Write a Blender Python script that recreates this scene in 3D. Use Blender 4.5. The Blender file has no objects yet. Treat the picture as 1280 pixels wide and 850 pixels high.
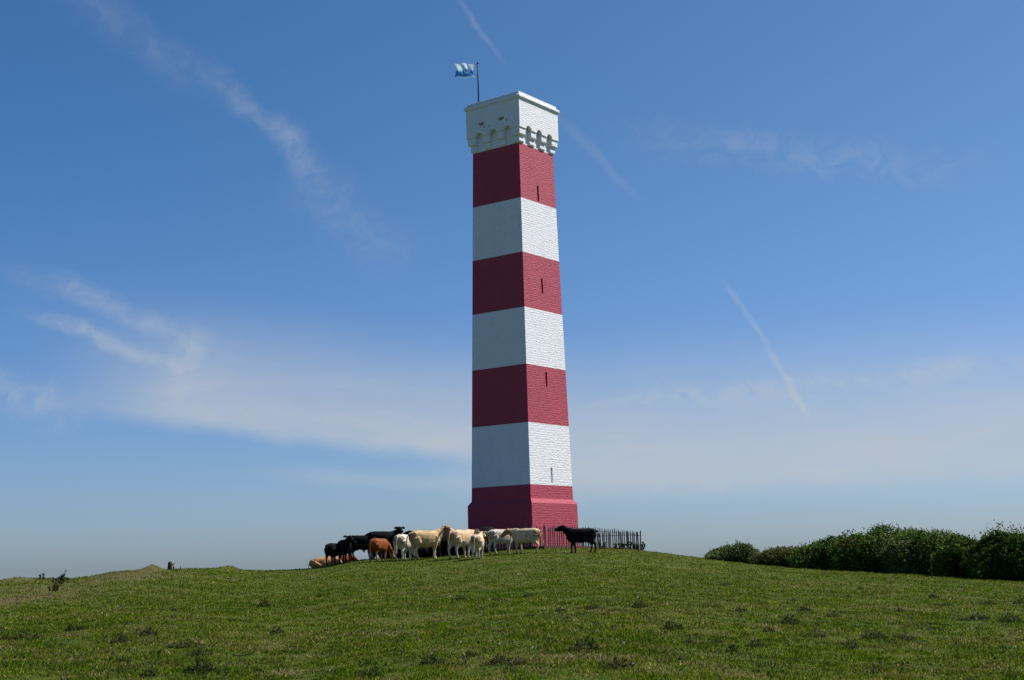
import bpy, bmesh, math, random
import numpy as np
from mathutils import Vector, Matrix

S = bpy.context.scene
COL = S.collection
rad = math.radians
RNG = np.random.default_rng(11)
random.seed(5)

# ------------------------------------------------------------------ camera
F_PX, PITCH, ROLL = 1700.0, 0.163058, -0.026931      # focal length in pixels of a 1280 wide frame
cam_d = bpy.data.cameras.new('camera')
cam_d.sensor_width = 36.0
cam_d.lens = 36.0 * F_PX / 1280.0
cam_d.clip_start = 0.1
cam_d.clip_end = 20000.0
cam = bpy.data.objects.new('camera', cam_d)
COL.objects.link(cam)
cam.matrix_world = Matrix.Rotation(math.pi / 2 + PITCH, 4, 'X') @ Matrix.Rotation(ROLL, 4, 'Z')
S.camera = cam

# ------------------------------------------------------------------ light
SUN_AZ, SUN_EL = 19.0, 50.0          # azimuth from +X towards +Y, elevation
S.view_settings.view_transform = 'Standard'
S.view_settings.look = 'None'
S.view_settings.exposure = 0.56
S.view_settings.gamma = 1.0
S.view_settings.use_curve_mapping = False
sun_d = bpy.data.lights.new('sun', 'SUN')
sun_d.energy = 5.0
sun_d.angle = rad(0.53)
sun_d.color = (1.0, 0.955, 0.88)
sun = bpy.data.objects.new('sun', sun_d)
COL.objects.link(sun)
sdir = Vector((math.cos(rad(SUN_EL)) * math.cos(rad(SUN_AZ)), math.cos(rad(SUN_EL)) * math.sin(rad(SUN_AZ)), math.sin(rad(SUN_EL))))
sun.rotation_euler = sdir.to_track_quat('Z', 'Y').to_euler()
sun.location = (40, 10, 60)


def px_dir(px, py):
    """sight line of a photo pixel, as world direction with y = 1"""
    u, v = (px - 640.0) / F_PX, (425.0 - py) / F_PX
    c, s = math.cos(ROLL), math.sin(ROLL)
    x, y = c * u - s * v, s * u + c * v
    cp, sp = math.cos(PITCH), math.sin(PITCH)
    dy, dz = cp - y * sp, sp + y * cp
    return x / dy, dz / dy


def azel(px, py):
    a, s = px_dir(px, py)
    return math.degrees(math.atan2(a, 1.0)), math.degrees(math.atan2(s, math.hypot(a, 1.0)))


# ------------------------------------------------------------------ node helpers
class NT:
    def __init__(self, tree):
        self.t = tree

    def n(self, typ, **kw):
        nd = self.t.nodes.new(typ)
        for k, v in kw.items():
            setattr(nd, k, v)
        return nd

    def put(self, sock, v):
        if isinstance(v, bpy.types.NodeSocket):
            self.t.links.new(v, sock)
        else:
            sock.default_value = v

    def m(self, op, a, b=None, c=None, clamp=False):
        nd = self.n('ShaderNodeMath', operation=op, use_clamp=clamp)
        for i, v in enumerate((a, b, c)):
            if v is not None:
                self.put(nd.inputs[i], v)
        return nd.outputs[0]

    def smooth(self, v, a, b, lo=0.0, hi=1.0):
        nd = self.n('ShaderNodeMapRange', interpolation_type='SMOOTHSTEP')
        self.put(nd.inputs['Value'], v)
        for k, q in (('From Min', a), ('From Max', b), ('To Min', lo), ('To Max', hi)):
            self.put(nd.inputs[k], q)
        return nd.outputs['Result']

    def vec(self, x, y, z):
        nd = self.n('ShaderNodeCombineXYZ')
        for i, v in enumerate((x, y, z)):
            self.put(nd.inputs[i], v)
        return nd.outputs[0]

    def noise(self, v, scale, detail=4.0, rough=0.55, dist=0.0, out='Fac'):
        nd = self.n('ShaderNodeTexNoise')
        if v is not None:
            self.put(nd.inputs['Vector'], v)
        nd.inputs['Scale'].default_value = scale
        nd.inputs['Detail'].default_value = detail
        nd.inputs['Roughness'].default_value = rough
        nd.inputs['Distortion'].default_value = dist
        return nd.outputs[out]

    def mix(self, f, a, b, typ='RGBA', blend='MIX'):
        nd = self.n('ShaderNodeMix', data_type='RGBA', blend_type=blend)
        self.put(nd.inputs[0], f)
        self.put(nd.inputs[6], a)
        self.put(nd.inputs[7], b)
        return nd.outputs[2]


def rgb(*c):
    return (c[0], c[1], c[2], 1.0)


# ------------------------------------------------------------------ sky
W = bpy.data.worlds.new('World')
S.world = W
W.use_nodes = True
wt = W.node_tree
wt.nodes.clear()
k = NT(wt)
geo = k.n('ShaderNodeTexCoord')
sep = k.n('ShaderNodeSeparateXYZ')
wt.links.new(geo.outputs['Generated'], sep.inputs[0])
dx, dy, dz = sep.outputs
dzc = k.m('MAXIMUM', dz, 0.004)
skyvec = k.vec(dx, dy, dzc)
sky = k.n('ShaderNodeTexSky', sky_type='NISHITA', sun_disc=False)
sky.sun_elevation = rad(SUN_EL)
sky.sun_rotation = rad(90.0 - SUN_AZ)
sky.altitude = 60.0
sky.air_density = 1.0
sky.dust_density = 0.6
sky.ozone_density = 2.2
wt.links.new(skyvec, sky.inputs['Vector'])
gam = k.n('ShaderNodeGamma')
wt.links.new(sky.outputs[0], gam.inputs[0])
gam.inputs[1].default_value = 1.0
AZ = k.m('MULTIPLY', k.m('ARCTAN2', dx, dy), 180 / math.pi)
EL = k.m('MULTIPLY', k.m('ARCSINE', dz), 180 / math.pi)
azv = k.vec(AZ, EL, 0.0)
nbig = k.noise(azv, 0.16, 3, 0.55, 0.3)
wob = k.m('MULTIPLY', k.m('SUBTRACT', k.noise(azv, 0.42, 5, 0.6, 0.2), 0.5), 2.0)     # -1..1
fine = k.noise(k.vec(k.m('ADD', AZ, k.m('MULTIPLY', wob, 0.8)), k.m('MULTIPLY', EL, 1.3), 3.0), 0.8, 8, 0.6, 1.2)
wisp = k.smooth(fine, 0.30, 0.72)


def segment(p, q, width, amp, wobble=0.6, taper=0.35, hard=None):
    """soft wisp along a stretch of sky from p to q (azimuth, elevation in degrees)"""
    (ax, ay), (bx, by) = azel(*p), azel(*q)
    L = math.hypot(bx - ax, by - ay)
    tx, ty = (bx - ax) / L, (by - ay) / L
    U, V = k.m('SUBTRACT', AZ, ax), k.m('SUBTRACT', EL, ay)
    t = k.m('ADD', k.m('MULTIPLY', U, tx), k.m('MULTIPLY', V, ty))
    r = k.m('ADD', k.m('SUBTRACT', k.m('MULTIPLY', V, tx), k.m('MULTIPLY', U, ty)), k.m('MULTIPLY', wob, wobble))
    if hard:            # crisp on one side, diffuse on the other
        pos = k.smooth(r, 0.0, hard[1], 1.0, 0.0)
        neg = k.smooth(r, -hard[0], 0.0, 0.0, 1.0)
        acr = k.m('MULTIPLY', pos, neg)
    else:
        acr = k.smooth(k.m('ABSOLUTE', r), 0.0, width, 1.0, 0.0)
    along = k.m('MULTIPLY', k.smooth(t, -taper * L * 0.4, taper * L, 0.0, 1.0), k.smooth(t, L * (1 - taper), L * (1 + taper * 0.4), 1.0, 0.0))
    return k.m('MULTIPLY', k.m('MULTIPLY', acr, along), amp)


acc = None


def add(v):
    global acc
    acc = v if acc is None else k.m('ADD', acc, v)


# cirrus streak from the upper left
add(segment((60, -30), (290, 120), 1.3, 0.095, 0.8))
add(segment((265, 95), (400, 205), 0.8, 0.17, 0.9))
add(segment((340, 150), (400, 240), 0.9, 0.13, 1.0))
add(segment((370, 215), (510, 335), 2.0, 0.11, 1.3))
# hooked cirrus on the left
add(segment((10, 335), (260, 425), 0.75, 0.22, 0.8))
add(segment((30, 385), (230, 465), 0.55, 0.30, 0.7))
add(segment((250, 410), (205, 500), 1.0, 0.25, 0.8))
add(segment((-60, 470), (110, 520), 1.4, 0.24, 1.0))
acc = k.m('MULTIPLY', acc, k.m('ADD', 0.35, k.m('MULTIPLY', wisp, 0.9)))
# contrails
add(k.m('MULTIPLY', segment((903, 350), (962, 432), 0.2, 0.19, 0.3, 0.3), k.m('ADD', 0.5, wisp)))
add(k.m('MULTIPLY', segment((950, 415), (1016, 530), 0.25, 0.21, 0.3, 0.35), k.m('ADD', 0.5, wisp)))
add(k.m('MULTIPLY', segment((570, -8), (628, 78), 0.2, 0.12, 0.25, 0.4), k.m('ADD', 0.5, wisp)))
add(segment((690, 140), (800, 250), 0.35, 0.09, 0.4))
add(k.m('MULTIPLY', segment((780, 165), (1240, 215), 1.3, 0.16, 1.0), wisp))
# broad pale veil low in the sky
veil_n = k.m('ADD', 0.55, k.m('MULTIPLY', k.noise(k.vec(k.m('MULTIPLY', AZ, 0.35), k.m('MULTIPLY', EL, 1.5), 7.0), 0.55, 6, 0.6, 0.5), 0.8))
veil = segment((90, 500), (680, 570), 3.0, 0.66, 0.4, 0.30, (0.9, 5.6))
veil = k.m('ADD', veil, segment((560, 600), (1500, 560), 3.0, 0.72, 0.4, 0.20, (1.6, 6.8)))
veil = k.m('ADD', veil, segment((330, 590), (640, 610), 0.6, 0.22, 0.3))
veil = k.m('ADD', veil, k.m('MULTIPLY', segment((700, 505), (1400, 440), 0.7, 0.28, 0.4), wisp))
veil = k.m('MULTIPLY', veil, veil_n)
cl = k.m('MINIMUM', k.m('ADD', acc, veil), 0.85)
# deeper blue aloft, grey blue air near the horizon
SKY_STR = 0.069
elf = k.smooth(EL, 0.0, 20.0)
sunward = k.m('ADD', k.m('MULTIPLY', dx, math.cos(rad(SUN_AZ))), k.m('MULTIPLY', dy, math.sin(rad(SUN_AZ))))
azf = k.smooth(sunward, -0.15, 0.68)  # darker away from the sun, also behind the camera to deepen wall shade
zen = k.smooth(EL, 26.0, 70.0, 1.0, 0.62)  # overhead sky, out of view, dimmed to deepen the shaded tower face
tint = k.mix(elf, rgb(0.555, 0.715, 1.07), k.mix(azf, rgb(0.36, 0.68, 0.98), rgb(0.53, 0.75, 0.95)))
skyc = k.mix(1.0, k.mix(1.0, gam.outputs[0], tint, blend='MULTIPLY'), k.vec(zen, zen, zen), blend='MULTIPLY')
cloudc = rgb(5.1, 5.4, 5.75)
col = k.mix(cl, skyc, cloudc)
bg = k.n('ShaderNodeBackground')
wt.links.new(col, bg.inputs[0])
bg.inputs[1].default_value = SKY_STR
out = k.n('ShaderNodeOutputWorld')
wt.links.new(bg.outputs[0], out.inputs[0])


# ------------------------------------------------------------------ materials
def material(name, build, rough=0.8, spec=0.25):
    m = bpy.data.materials.new(name)
    m.use_nodes = True
    t = m.node_tree
    b = t.nodes['Principled BSDF']
    b.inputs['Roughness'].default_value = rough
    b.inputs['Specular IOR Level'].default_value = spec
    build(NT(t), b, t)
    return m


def wall_mat(name, base, dirt, dirt_amt, rough=0.62, bump=0.7):
    def bld(q, b, t):
        tc = q.n('ShaderNodeTexCoord')
        s1 = q.n('ShaderNodeSeparateXYZ'); t.links.new(tc.outputs['Object'], s1.inputs[0])
        s2 = q.n('ShaderNodeSeparateXYZ'); t.links.new(tc.outputs['Normal'], s2.inputs[0])
        onx = q.m('GREATER_THAN', q.m('ABSOLUTE', s2.outputs[0]), q.m('ABSOLUTE', s2.outputs[1]))
        u = q.m('ADD', q.m('MULTIPLY', onx, s1.outputs[1]), q.m('MULTIPLY', q.m('SUBTRACT', 1.0, onx), s1.outputs[0]))
        side = q.m('MULTIPLY', onx, 7.3)
        uv = q.vec(q.m('ADD', u, side), s1.outputs[2], 0.0)
        n1 = q.noise(uv, 2.2, 3, 0.6, out='Color')
        mx = q.n('ShaderNodeVectorMath', operation='MULTIPLY_ADD')
        t.links.new(n1, mx.inputs[0]); mx.inputs[1].default_value = (0.16, 0.04, 0); t.links.new(uv, mx.inputs[2])
        br = q.n('ShaderNodeTexBrick')
        t.links.new(mx.outputs[0], br.inputs['Vector'])
        br.inputs['Scale'].default_value = 1.0
        br.inputs['Mortar Size'].default_value = 0.016
        br.inputs['Mortar Smooth'].default_value = 0.6
        br.inputs['Brick Width'].default_value = 0.42
        br.inputs['Row Height'].default_value = 0.135
        br.inputs['Color1'].default_value = rgb(1, 1, 1); br.inputs['Color2'].default_value = rgb(.55, .55, .55); br.inputs['Mortar'].default_value = rgb(0, 0, 0)
        st = q.noise(q.vec(q.m('MULTIPLY', q.m('ADD', u, side), 1.3), q.m('MULTIPLY', s1.outputs[2], 4.5), 0.0), 3.0, 7, 0.7)
        h = q.m('ADD', q.m('MULTIPLY', br.outputs['Color'], 0.42), q.m('MULTIPLY', st, 1.35))
        bp = q.n('ShaderNodeBump'); bp.inputs['Strength'].default_value = bump; bp.inputs['Distance'].default_value = 0.06
        t.links.new(h, bp.inputs['Height']); t.links.new(bp.outputs[0], b.inputs['Normal'])
        # weathering: chips in the joints and faint streaks
        big = q.noise(q.vec(q.m('MULTIPLY', u, 1.6), q.m('MULTIPLY', s1.outputs[2], 0.35), side), 1.1, 5, 0.6)
        stain = q.m('MULTIPLY', q.smooth(big, 0.45, 0.75), dirt_amt)
        chips = q.m('MULTIPLY', q.smooth(q.noise(uv, 4.5, 4, 0.7), 0.56, 0.70), q.smooth(br.outputs['Fac'], 0.2, 0.9))
        f = q.m('MAXIMUM', stain, q.m('MULTIPLY', chips, 0.7))
        t.links.new(q.mix(f, rgb(*base), rgb(*dirt)), b.inputs['Base Color'])
    return material(name, bld, rough, 0.3)


M = {}
M['red'] = wall_mat('red_paint', (0.375, 0.042, 0.078), (0.20, 0.020, 0.035), 0.30)
M['white'] = wall_mat('white_paint', (0.745, 0.745, 0.79), (0.36, 0.38, 0.38), 0.14)
M['cap_white'] = wall_mat('cap_white_paint', (0.75, 0.755, 0.79), (0.48, 0.48, 0.42), 0.15, bump=0.6)


def plain(name, c, c2=None, scale=6.0, rough=0.6, spec=0.3, metal=0.0, bump=0.0):
    def bld(q, b, t):
        tc = q.n('ShaderNodeTexCoord')
        nz = q.noise(tc.outputs['Object'], scale, 5, 0.6)
        t.links.new(q.mix(q.smooth(nz, 0.35, 0.7), rgb(*c), rgb(*(c2 or [v * 0.6 for v in c]))), b.inputs['Base Color'])
        b.inputs['Metallic'].default_value = metal
        if bump:
            bp = q.n('ShaderNodeBump'); bp.inputs['Strength'].default_value = bump; bp.inputs['Distance'].default_value = 0.03
            t.links.new(nz, bp.inputs['Height']); t.links.new(bp.outputs[0], b.inputs['Normal'])
    return material(name, bld, rough, spec)


M['dark'] = plain('slit_dark', (0.012, 0.011, 0.012), rough=0.95)
M['iron'] = plain('old_iron', (0.026, 0.030, 0.038), (0.05, 0.036, 0.032), 9, 0.55, 0.4)
M['pole'] = plain('pole_paint', (0.02, 0.014, 0.022), rough=0.7)
M['kerb'] = plain('red_kerb_paint', (0.12, 0.026, 0.03), (0.05, 0.03, 0.028), 3, 0.8, bump=0.4)
M['wood'] = plain('weathered_wood', (0.035, 0.03, 0.026), (0.02, 0.017, 0.015), 8, 0.9, bump=0.5)
M['strut'] = plain('bleached_wood', (0.34, 0.24, 0.19), (0.24, 0.16, 0.12), 10, 0.9)
M['stem'] = plain('bush_wood', (0.05, 0.04, 0.03), rough=0.9)


def attr_mat(name, attr, translucent=0.0, rough=0.6, spec=0.2, mottle=0.0):
    def bld(q, b, t):
        at = q.n('ShaderNodeAttribute'); at.attribute_name = attr
        c = at.outputs['Color']
        if mottle:
            tc = q.n('ShaderNodeTexCoord')
            nz = q.noise(tc.outputs['Object'], 3.6, 5, 0.65)
            c = q.mix(q.m('MULTIPLY', q.smooth(nz, 0.4, 0.7), mottle), c, q.mix(1.0, c, rgb(.45, .4, .38), blend='MULTIPLY'))
        t.links.new(c, b.inputs['Base Color'])
        if translucent:
            tr = q.n('ShaderNodeBsdfTranslucent'); t.links.new(c, tr.inputs[0])
            ms = q.n('ShaderNodeMixShader'); ms.inputs[0].default_value = translucent
            t.links.new(b.outputs[0], ms.inputs[1]); t.links.new(tr.outputs[0], ms.inputs[2])
            t.links.new(ms.outputs[0], t.nodes['Material Output'].inputs[0])
    return material(name, bld, rough, spec)


M['blade'] = attr_mat('grass_blade', 'tone', 0.35, 0.9, 0.0)
M['leaf'] = attr_mat('leaf', 'tone', 0.3, 0.7, 0.03)
M['hide'] = attr_mat('cattle_hide', 'coat', 0.0, 0.8, 0.06, 0.8)


def ground_build(q, b, t):
    tc = q.n('ShaderNodeTexCoord')
    n1 = q.noise(tc.outputs['Object'], 0.35, 6, 0.65)
    n2 = q.noise(tc.outputs['Object'], 3.0, 8, 0.7)
    n3 = q.noise(tc.outputs['Object'], 22.0, 4, 0.7)
    c = q.mix(q.smooth(n1, 0.38, 0.62), rgb(0.047, 0.072, 0.007), rgb(0.070, 0.082, 0.012))
    c = q.mix(q.m('MULTIPLY', q.smooth(n2, 0.52, 0.72), 0.7), c, rgb(0.098, 0.076, 0.026))
    c = q.mix(q.m('MULTIPLY', q.smooth(n3, 0.50, 0.7), 0.6), c, rgb(0.022, 0.032, 0.008))
    at = q.n('ShaderNodeAttribute'); at.attribute_name = 'earth'
    e = q.m('MULTIPLY', at.outputs['Fac'], q.smooth(n2, 0.3, 0.6, 0.35, 1.0))
    c = q.mix(e, c, q.mix(q.smooth(n3, 0.4, 0.6), rgb(0.040, 0.030, 0.016), rgb(0.135, 0.098, 0.052)))
    t.links.new(c, b.inputs['Base Color'])
    bp = q.n('ShaderNodeBump'); bp.inputs['Strength'].default_value = 0.6; bp.inputs['Distance'].default_value = 0.05
    t.links.new(q.m('ADD', n2, q.m('MULTIPLY', n3, 0.6)), bp.inputs['Height']); t.links.new(bp.outputs[0], b.inputs['Normal'])


M['ground'] = material('pasture_soil', ground_build, 0.95, 0.1)

# ------------------------------------------------------------------ terrain
SKYLINE = [(-900, 760), (-300, 738), (0, 726.5), (40, 723), (85, 724), (100, 722.5), (120, 720), (140, 715.5), (160, 714), (180, 713), (205, 712), (240, 711), (270, 711), (300, 712.5), (340, 713.5), (380, 711.5),
           (400, 709.5), (420, 705.5), (440, 701.5), (470, 698.5), (520, 696.5), (560, 695), (600, 691.5), (640, 688), (680, 686), (740, 685.5), (790, 687),
           (815, 690), (840, 693), (880, 698), (920, 702.5), (960, 706.5), (1000, 710), (1060, 713.5), (1130, 717), (1200, 721), (1280, 726), (1600, 744), (2200, 770)]
CREST = [(-900, 44), (0, 50), (120, 54), (200, 58), (300, 65), (400, 71), (500, 69.5), (560, 68.5), (640, 67.5), (720, 67.5), (800, 70), (860, 71), (920, 70), (1000, 67), (1130, 62), (1280, 56), (2200, 48)]
_sa = np.array([px_dir(*p) for p in SKYLINE])
_ca = np.array([(px_dir(p[0], 700)[0], p[1]) for p in CREST])
AT = np.linspace(-0.9, 0.9, 721)


def _soft(v, n):
    kk = np.hanning(n); kk /= kk.sum()
    return np.convolve(np.pad(v, n // 2, mode='edge'), kk, mode='valid')


ST = _soft(np.interp(AT, _sa[:, 0], _sa[:, 1]), 9)
CT = _soft(np.interp(AT, _ca[:, 0], _ca[:, 1]), 41)
_tt = np.linspace(0, 3, 3001)
_g = (0.85 + 0.85 * np.clip((_tt - .55) / .3, 0, 1) ** 2 * (3 - 2 * np.clip((_tt - .55) / .3, 0, 1))) * np.where(_tt < .95, 1.0, np.where(_tt < 1.1, 0.5 + 0.5 * np.cos((_tt - .95) / .15 * math.pi), 0.0))
_HH = np.concatenate([[0], np.cumsum((_g[1:] + _g[:-1]) * 0.5 * (_tt[1] - _tt[0]))])
EYE = 1.6


def _H(t):
    return np.interp(t, _tt, _HH)


def _fall(d):
    d = np.maximum(d, 0.0)
    return np.where(d < 30, 0.0022 * d * d, 0.0022 * 900 + 0.132 * (d - 30) * 0.35)


_ys = np.linspace(6, 130, 500)
lo, hi = np.zeros_like(AT), np.full_like(AT, 8.0)
for _ in range(40):
    mid = (lo + hi) / 2
    zz = -EYE + mid[:, None] * _H(_ys[None, :] / CT[:, None]) - _fall(_ys[None, :] - CT[:, None])
    mx = (zz / _ys[None, :]).max(1)
    lo = np.where(mx < ST, mid, lo); hi = np.where(mx < ST, hi, mid)
KT = (lo + hi) / 2


def vnoise(x, y, s, seed):
    x = np.asarray(x) * s; y = np.asarray(y) * s
    xi, yi = np.floor(x), np.floor(y); fx, fy = x - xi, y - yi
    fx = fx * fx * (3 - 2 * fx); fy = fy * fy * (3 - 2 * fy)

    def h(a, b):
        v = np.sin(a * 127.1 + b * 311.7 + seed * 74.7) * 43758.5453
        return v - np.floor(v)
    return (h(xi, yi) * (1 - fx) + h(xi + 1, yi) * fx) * (1 - fy) + (h(xi, yi + 1) * (1 - fx) + h(xi + 1, yi + 1) * fx) * fy


# earth humps on the left crest: photo column, depth, height, radii
HUMPS = [(191, 57.5, 0.27, 0.36, 0.7), (180, 57, 0.05, 0.8, 0.8), (286, 64, 0.20, 0.45, 0.9), (16, 50, 0.17, 0.42, 0.7), (45, 50.5, 0.07, 0.7, 0.7), (160, 54, 0.08, 1.6, 1.2), (30, 46, 0.10, 1.6, 1.3)]
HUMPS = [(px_dir(h[0], 715)[0] * h[1],) + h[1:] for h in HUMPS]
STRAW = [(px_dir(624, 713)[0] * 49, 49, .55, .22), (px_dir(652, 724)[0] * 38, 38, .6, .12), (px_dir(360, 815)[0] * 17.5, 17.5, .45, .25), (px_dir(700, 815)[0] * 17.5, 17.5, .6, .2)]


def straw_amt(x, y):
    e = np.zeros_like(x)
    for ex, ey, rx, ry in STRAW:
        e = np.maximum(e, .55 * np.exp(-((x - ex) / rx) ** 2 - ((y - ey) / ry) ** 2))
    return e


EARTH = [(h[0], h[1] - 1.2, 1.2, 2.2, 0.95) for h in HUMPS[:2]] + [(px_dir(28, 745)[0] * 40, 40, 1.3, 4.5, 1.0), (px_dir(60, 735)[0] * 45, 45, 1.3, 3.0, 0.7), (px_dir(150, 722)[0] * 52, 52, 1.8, 3.6, 0.9), (px_dir(120, 726)[0] * 49, 49, 1.2, 2.5, 0.6), (px_dir(235, 720)[0] * 55, 55, 1.8, 1.6, 0.5),
         (px_dir(620, 722)[0] * 38, 38, 1.3, 0.35, 0.9), (px_dir(20, 722)[0] * 50, 50, 0.8, 0.5, 0.9)]


def ground_z(x, y):
    x, y = np.asarray(x, float), np.asarray(y, float)
    ye = np.sqrt(np.maximum(y, 0) ** 2 + 8.0 ** 2)
    w = np.clip((y - 8) / 20.0, 0, 1)
    yd = np.maximum(np.where(w >= 1, y, w * np.maximum(y, 1) + (1 - w) * ye), 4.0)
    a = np.clip(x / yd, -0.9, 0.9)
    kk, yc = np.interp(a, AT, KT), np.interp(a, AT, CT)
    z = -EYE + kk * np.sign(y) * _H(np.abs(y) / yc) - _fall(y - yc)
    far = np.maximum(np.hypot(x, y) - 140, 0)
    z = z - far * 0.012
    z = np.maximum(z, -70.0 - far * 0.001)
    for hx, hy, hh, rx, ry in HUMPS:
        z = z + hh * np.exp(-((x - hx) / rx) ** 2 - ((y - hy) / ry) ** 2)
    near = np.clip(1 - np.abs(y - 35) / 60, 0, 1)
    z = z + near * (0.03 * (vnoise(x, y, 0.5, 1) - .5) + 0.02 * (vnoise(x, y, 1.7, 2) - .5))
    return z


def gz(x, y):
    return float(ground_z(x, y))


def at_px(px, y, py=700):
    return px_dir(px, py)[0] * y


def link(name, me, mat=None, parent=None):
    o = bpy.data.objects.new(name, me)
    COL.objects.link(o)
    if mat is not None:
        me.materials.append(mat)
    if parent is not None:
        o.parent = parent
    return o


def tag(o, label=None, cat=None, group=None, kind=None):
    for kk_, v in (('label', label), ('category', cat), ('group', group), ('kind', kind)):
        if v:
            o[kk_] = v
    return o


def empty(name, loc, rz=0.0):
    o = bpy.data.objects.new(name, None)
    o.empty_display_size = 0.3
    o.location = loc
    o.rotation_euler = (0, 0, rz)
    COL.objects.link(o)
    return o


def mesh_np(name, v, f, tone=None, attr='tone', smooth=False):
    """v (n,3), f (m,k) numpy arrays"""
    me = bpy.data.meshes.new(name)
    n, m, kk_ = len(v), len(f), f.shape[1]
    me.vertices.add(n); me.vertices.foreach_set('co', np.ascontiguousarray(v, np.float32).ravel())
    me.loops.add(m * kk_); me.loops.foreach_set('vertex_index', np.ascontiguousarray(f, np.int32).ravel())
    me.polygons.add(m)
    me.polygons.foreach_set('loop_start', np.arange(0, m * kk_, kk_, dtype=np.int32))
    try:
        me.polygons.foreach_set('loop_total', np.full(m, kk_, np.int32))
    except Exception:
        pass
    me.update(calc_edges=True)
    if tone is not None:
        at = me.attributes.new(attr, 'FLOAT_COLOR', 'POINT')
        c = np.ones((n, 4), np.float32); c[:, :3] = tone
        at.data.foreach_set('color', c.ravel())
    me.polygons.foreach_set('use_smooth', np.full(m, smooth))
    return me


def axis(parts):
    return np.unique(np.concatenate([np.arange(a, b, s) for a, b, s in parts]))


gx = axis([(-4000, -400, 400), (-400, -90, 20), (-90, -42, 3), (-42, 42, 0.3), (42, 90, 3), (90, 400, 20), (400, 4001, 400)])
gy = axis([(-1500, -100, 200), (-100, -10, 10), (-10, 8, 1.0), (8, 84, 0.3), (84, 140, 2), (140, 400, 20), (400, 5001, 400)])
X, Y = np.meshgrid(gx, gy)
Z = ground_z(X, Y)
nx, ny = len(gx), len(gy)
idx = np.arange(nx * ny).reshape(ny, nx)
q4 = np.stack([idx[:-1, :-1], idx[:-1, 1:], idx[1:, 1:], idx[1:, :-1]], -1).reshape(-1, 4)
gm = mesh_np('ground', np.stack([X, Y, Z], -1).reshape(-1, 3), q4, smooth=True)


def earth_amt(x, y):
    e = np.zeros_like(x)
    for ex, ey, rx, ry, am in EARTH:
        e = np.maximum(e, am * np.exp(-((x - ex) / rx) ** 2 - ((y - ey) / ry) ** 2))
    return e


ea = gm.attributes.new('earth', 'FLOAT', 'POINT')
ea.data.foreach_set('value', earth_amt(X, Y).astype(np.float32).ravel())
tag(link('ground', gm, M['ground']), kind='structure')


# ------------------------------------------------------------------ mesh helpers
def box_bm(bm, x0, x1, y0, y1, z0, z1, taper=None):
    vs = [bm.verts.new((x, y, z)) for z in (z0, z1) for x, y in ((x0, y0), (x1, y0), (x1, y1), (x0, y1))]
    for f in ((3, 2, 1, 0), (4, 5, 6, 7), (0, 1, 5, 4), (1, 2, 6, 5), (2, 3, 7, 6), (3, 0, 4, 7)):
        bm.faces.new([vs[i] for i in f])
    return vs


def frustum_bm(bm, h0, h1, z0, z1):
    vs = [bm.verts.new((sx * h, sy * h, z)) for h, z in ((h0, z0), (h1, z1)) for sx, sy in ((-1, -1), (1, -1), (1, 1), (-1, 1))]
    for f in ((3, 2, 1, 0), (4, 5, 6, 7), (0, 1, 5, 4), (1, 2, 6, 5), (2, 3, 7, 6), (3, 0, 4, 7)):
        bm.faces.new([vs[i] for i in f])


def prism_bm(bm, pts, depth_axis, d0, d1):
    """outline pts (u,z); depth along 'x' or 'y'"""
    def P(u, z, d):
        return (u, d, z) if depth_axis == 'y' else (d, u, z)
    a = [bm.verts.new(P(u, z, d0)) for u, z in pts]
    b = [bm.verts.new(P(u, z, d1)) for u, z in pts]
    bm.faces.new(a); bm.faces.new(b[::-1])
    for i in range(len(pts)):
        j = (i + 1) % len(pts)
        bm.faces.new((a[j], a[i], b[i], b[j]))


def bm_mesh(bm, name, smooth=False):
    bmesh.ops.recalc_face_normals(bm, faces=bm.faces[:])
    me = bpy.data.meshes.new(name)
    bm.to_mesh(me); bm.free()
    if smooth:
        for p in me.polygons:
            p.use_smooth = True
    return me


def evaluated(me, mods):
    """mesh after modifiers, without operators"""
    o = bpy.data.objects.new('tmp', me)
    COL.objects.link(o)
    extra = []
    for typ, kw in mods:
        md = o.modifiers.new(typ, typ)
        for a, v in kw.items():
            if a == 'object':
                c = bpy.data.objects.new('cut', v); COL.objects.link(c); extra.append(c); md.object = c
            else:
                setattr(md, a, v)
    bpy.context.view_layer.update()
    dg = bpy.context.evaluated_depsgraph_get()
    res = bpy.data.meshes.new_from_object(o.evaluated_get(dg))
    bpy.data.objects.remove(o)
    for c in extra:
        bpy.data.objects.remove(c)
    return res


# ------------------------------------------------------------------ the tower
TX, TY, YAW = 0.3531, 76.0683, 0.636492
Z0 = 0.2                                     # tower origin, just under the turf
tower = tag(empty('daymark_tower', (TX, TY, Z0), -YAW), 'tall square day mark tower in red and white bands on the hilltop', 'tower')
LV = [3.45, 4.196, 7.554, 10.761, 13.944, 17.070, 20.196, 23.395]
ZB, ZT, WB, WT = 3.3731, 23.3955, 2.0193, 1.6577


def half(z):
    return WB + (WT - WB) * (z - ZB) / (ZT - ZB)


def part(name, bm, mat, parent=tower):
    return link(name, bm_mesh(bm, name), mat, parent)


def bevelled(bm, w, seg=1):
    bmesh.ops.recalc_face_normals(bm, faces=bm.faces[:])
    bmesh.ops.bevel(bm, geom=bm.edges[:], offset=w, segments=seg, affect='EDGES', profile=0.6)
    return bm


bm = bmesh.new(); frustum_bm(bm, 2.20, 2.185, -0.9, 3.20 - Z0)
part('plinth', bevelled(bm, 0.012), M['red'])
bm = bmesh.new(); frustum_bm(bm, 2.185, half(3.45), 3.20 - Z0, 3.45 - Z0)
part('plinth_chamfer', bm, M['red'])
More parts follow.
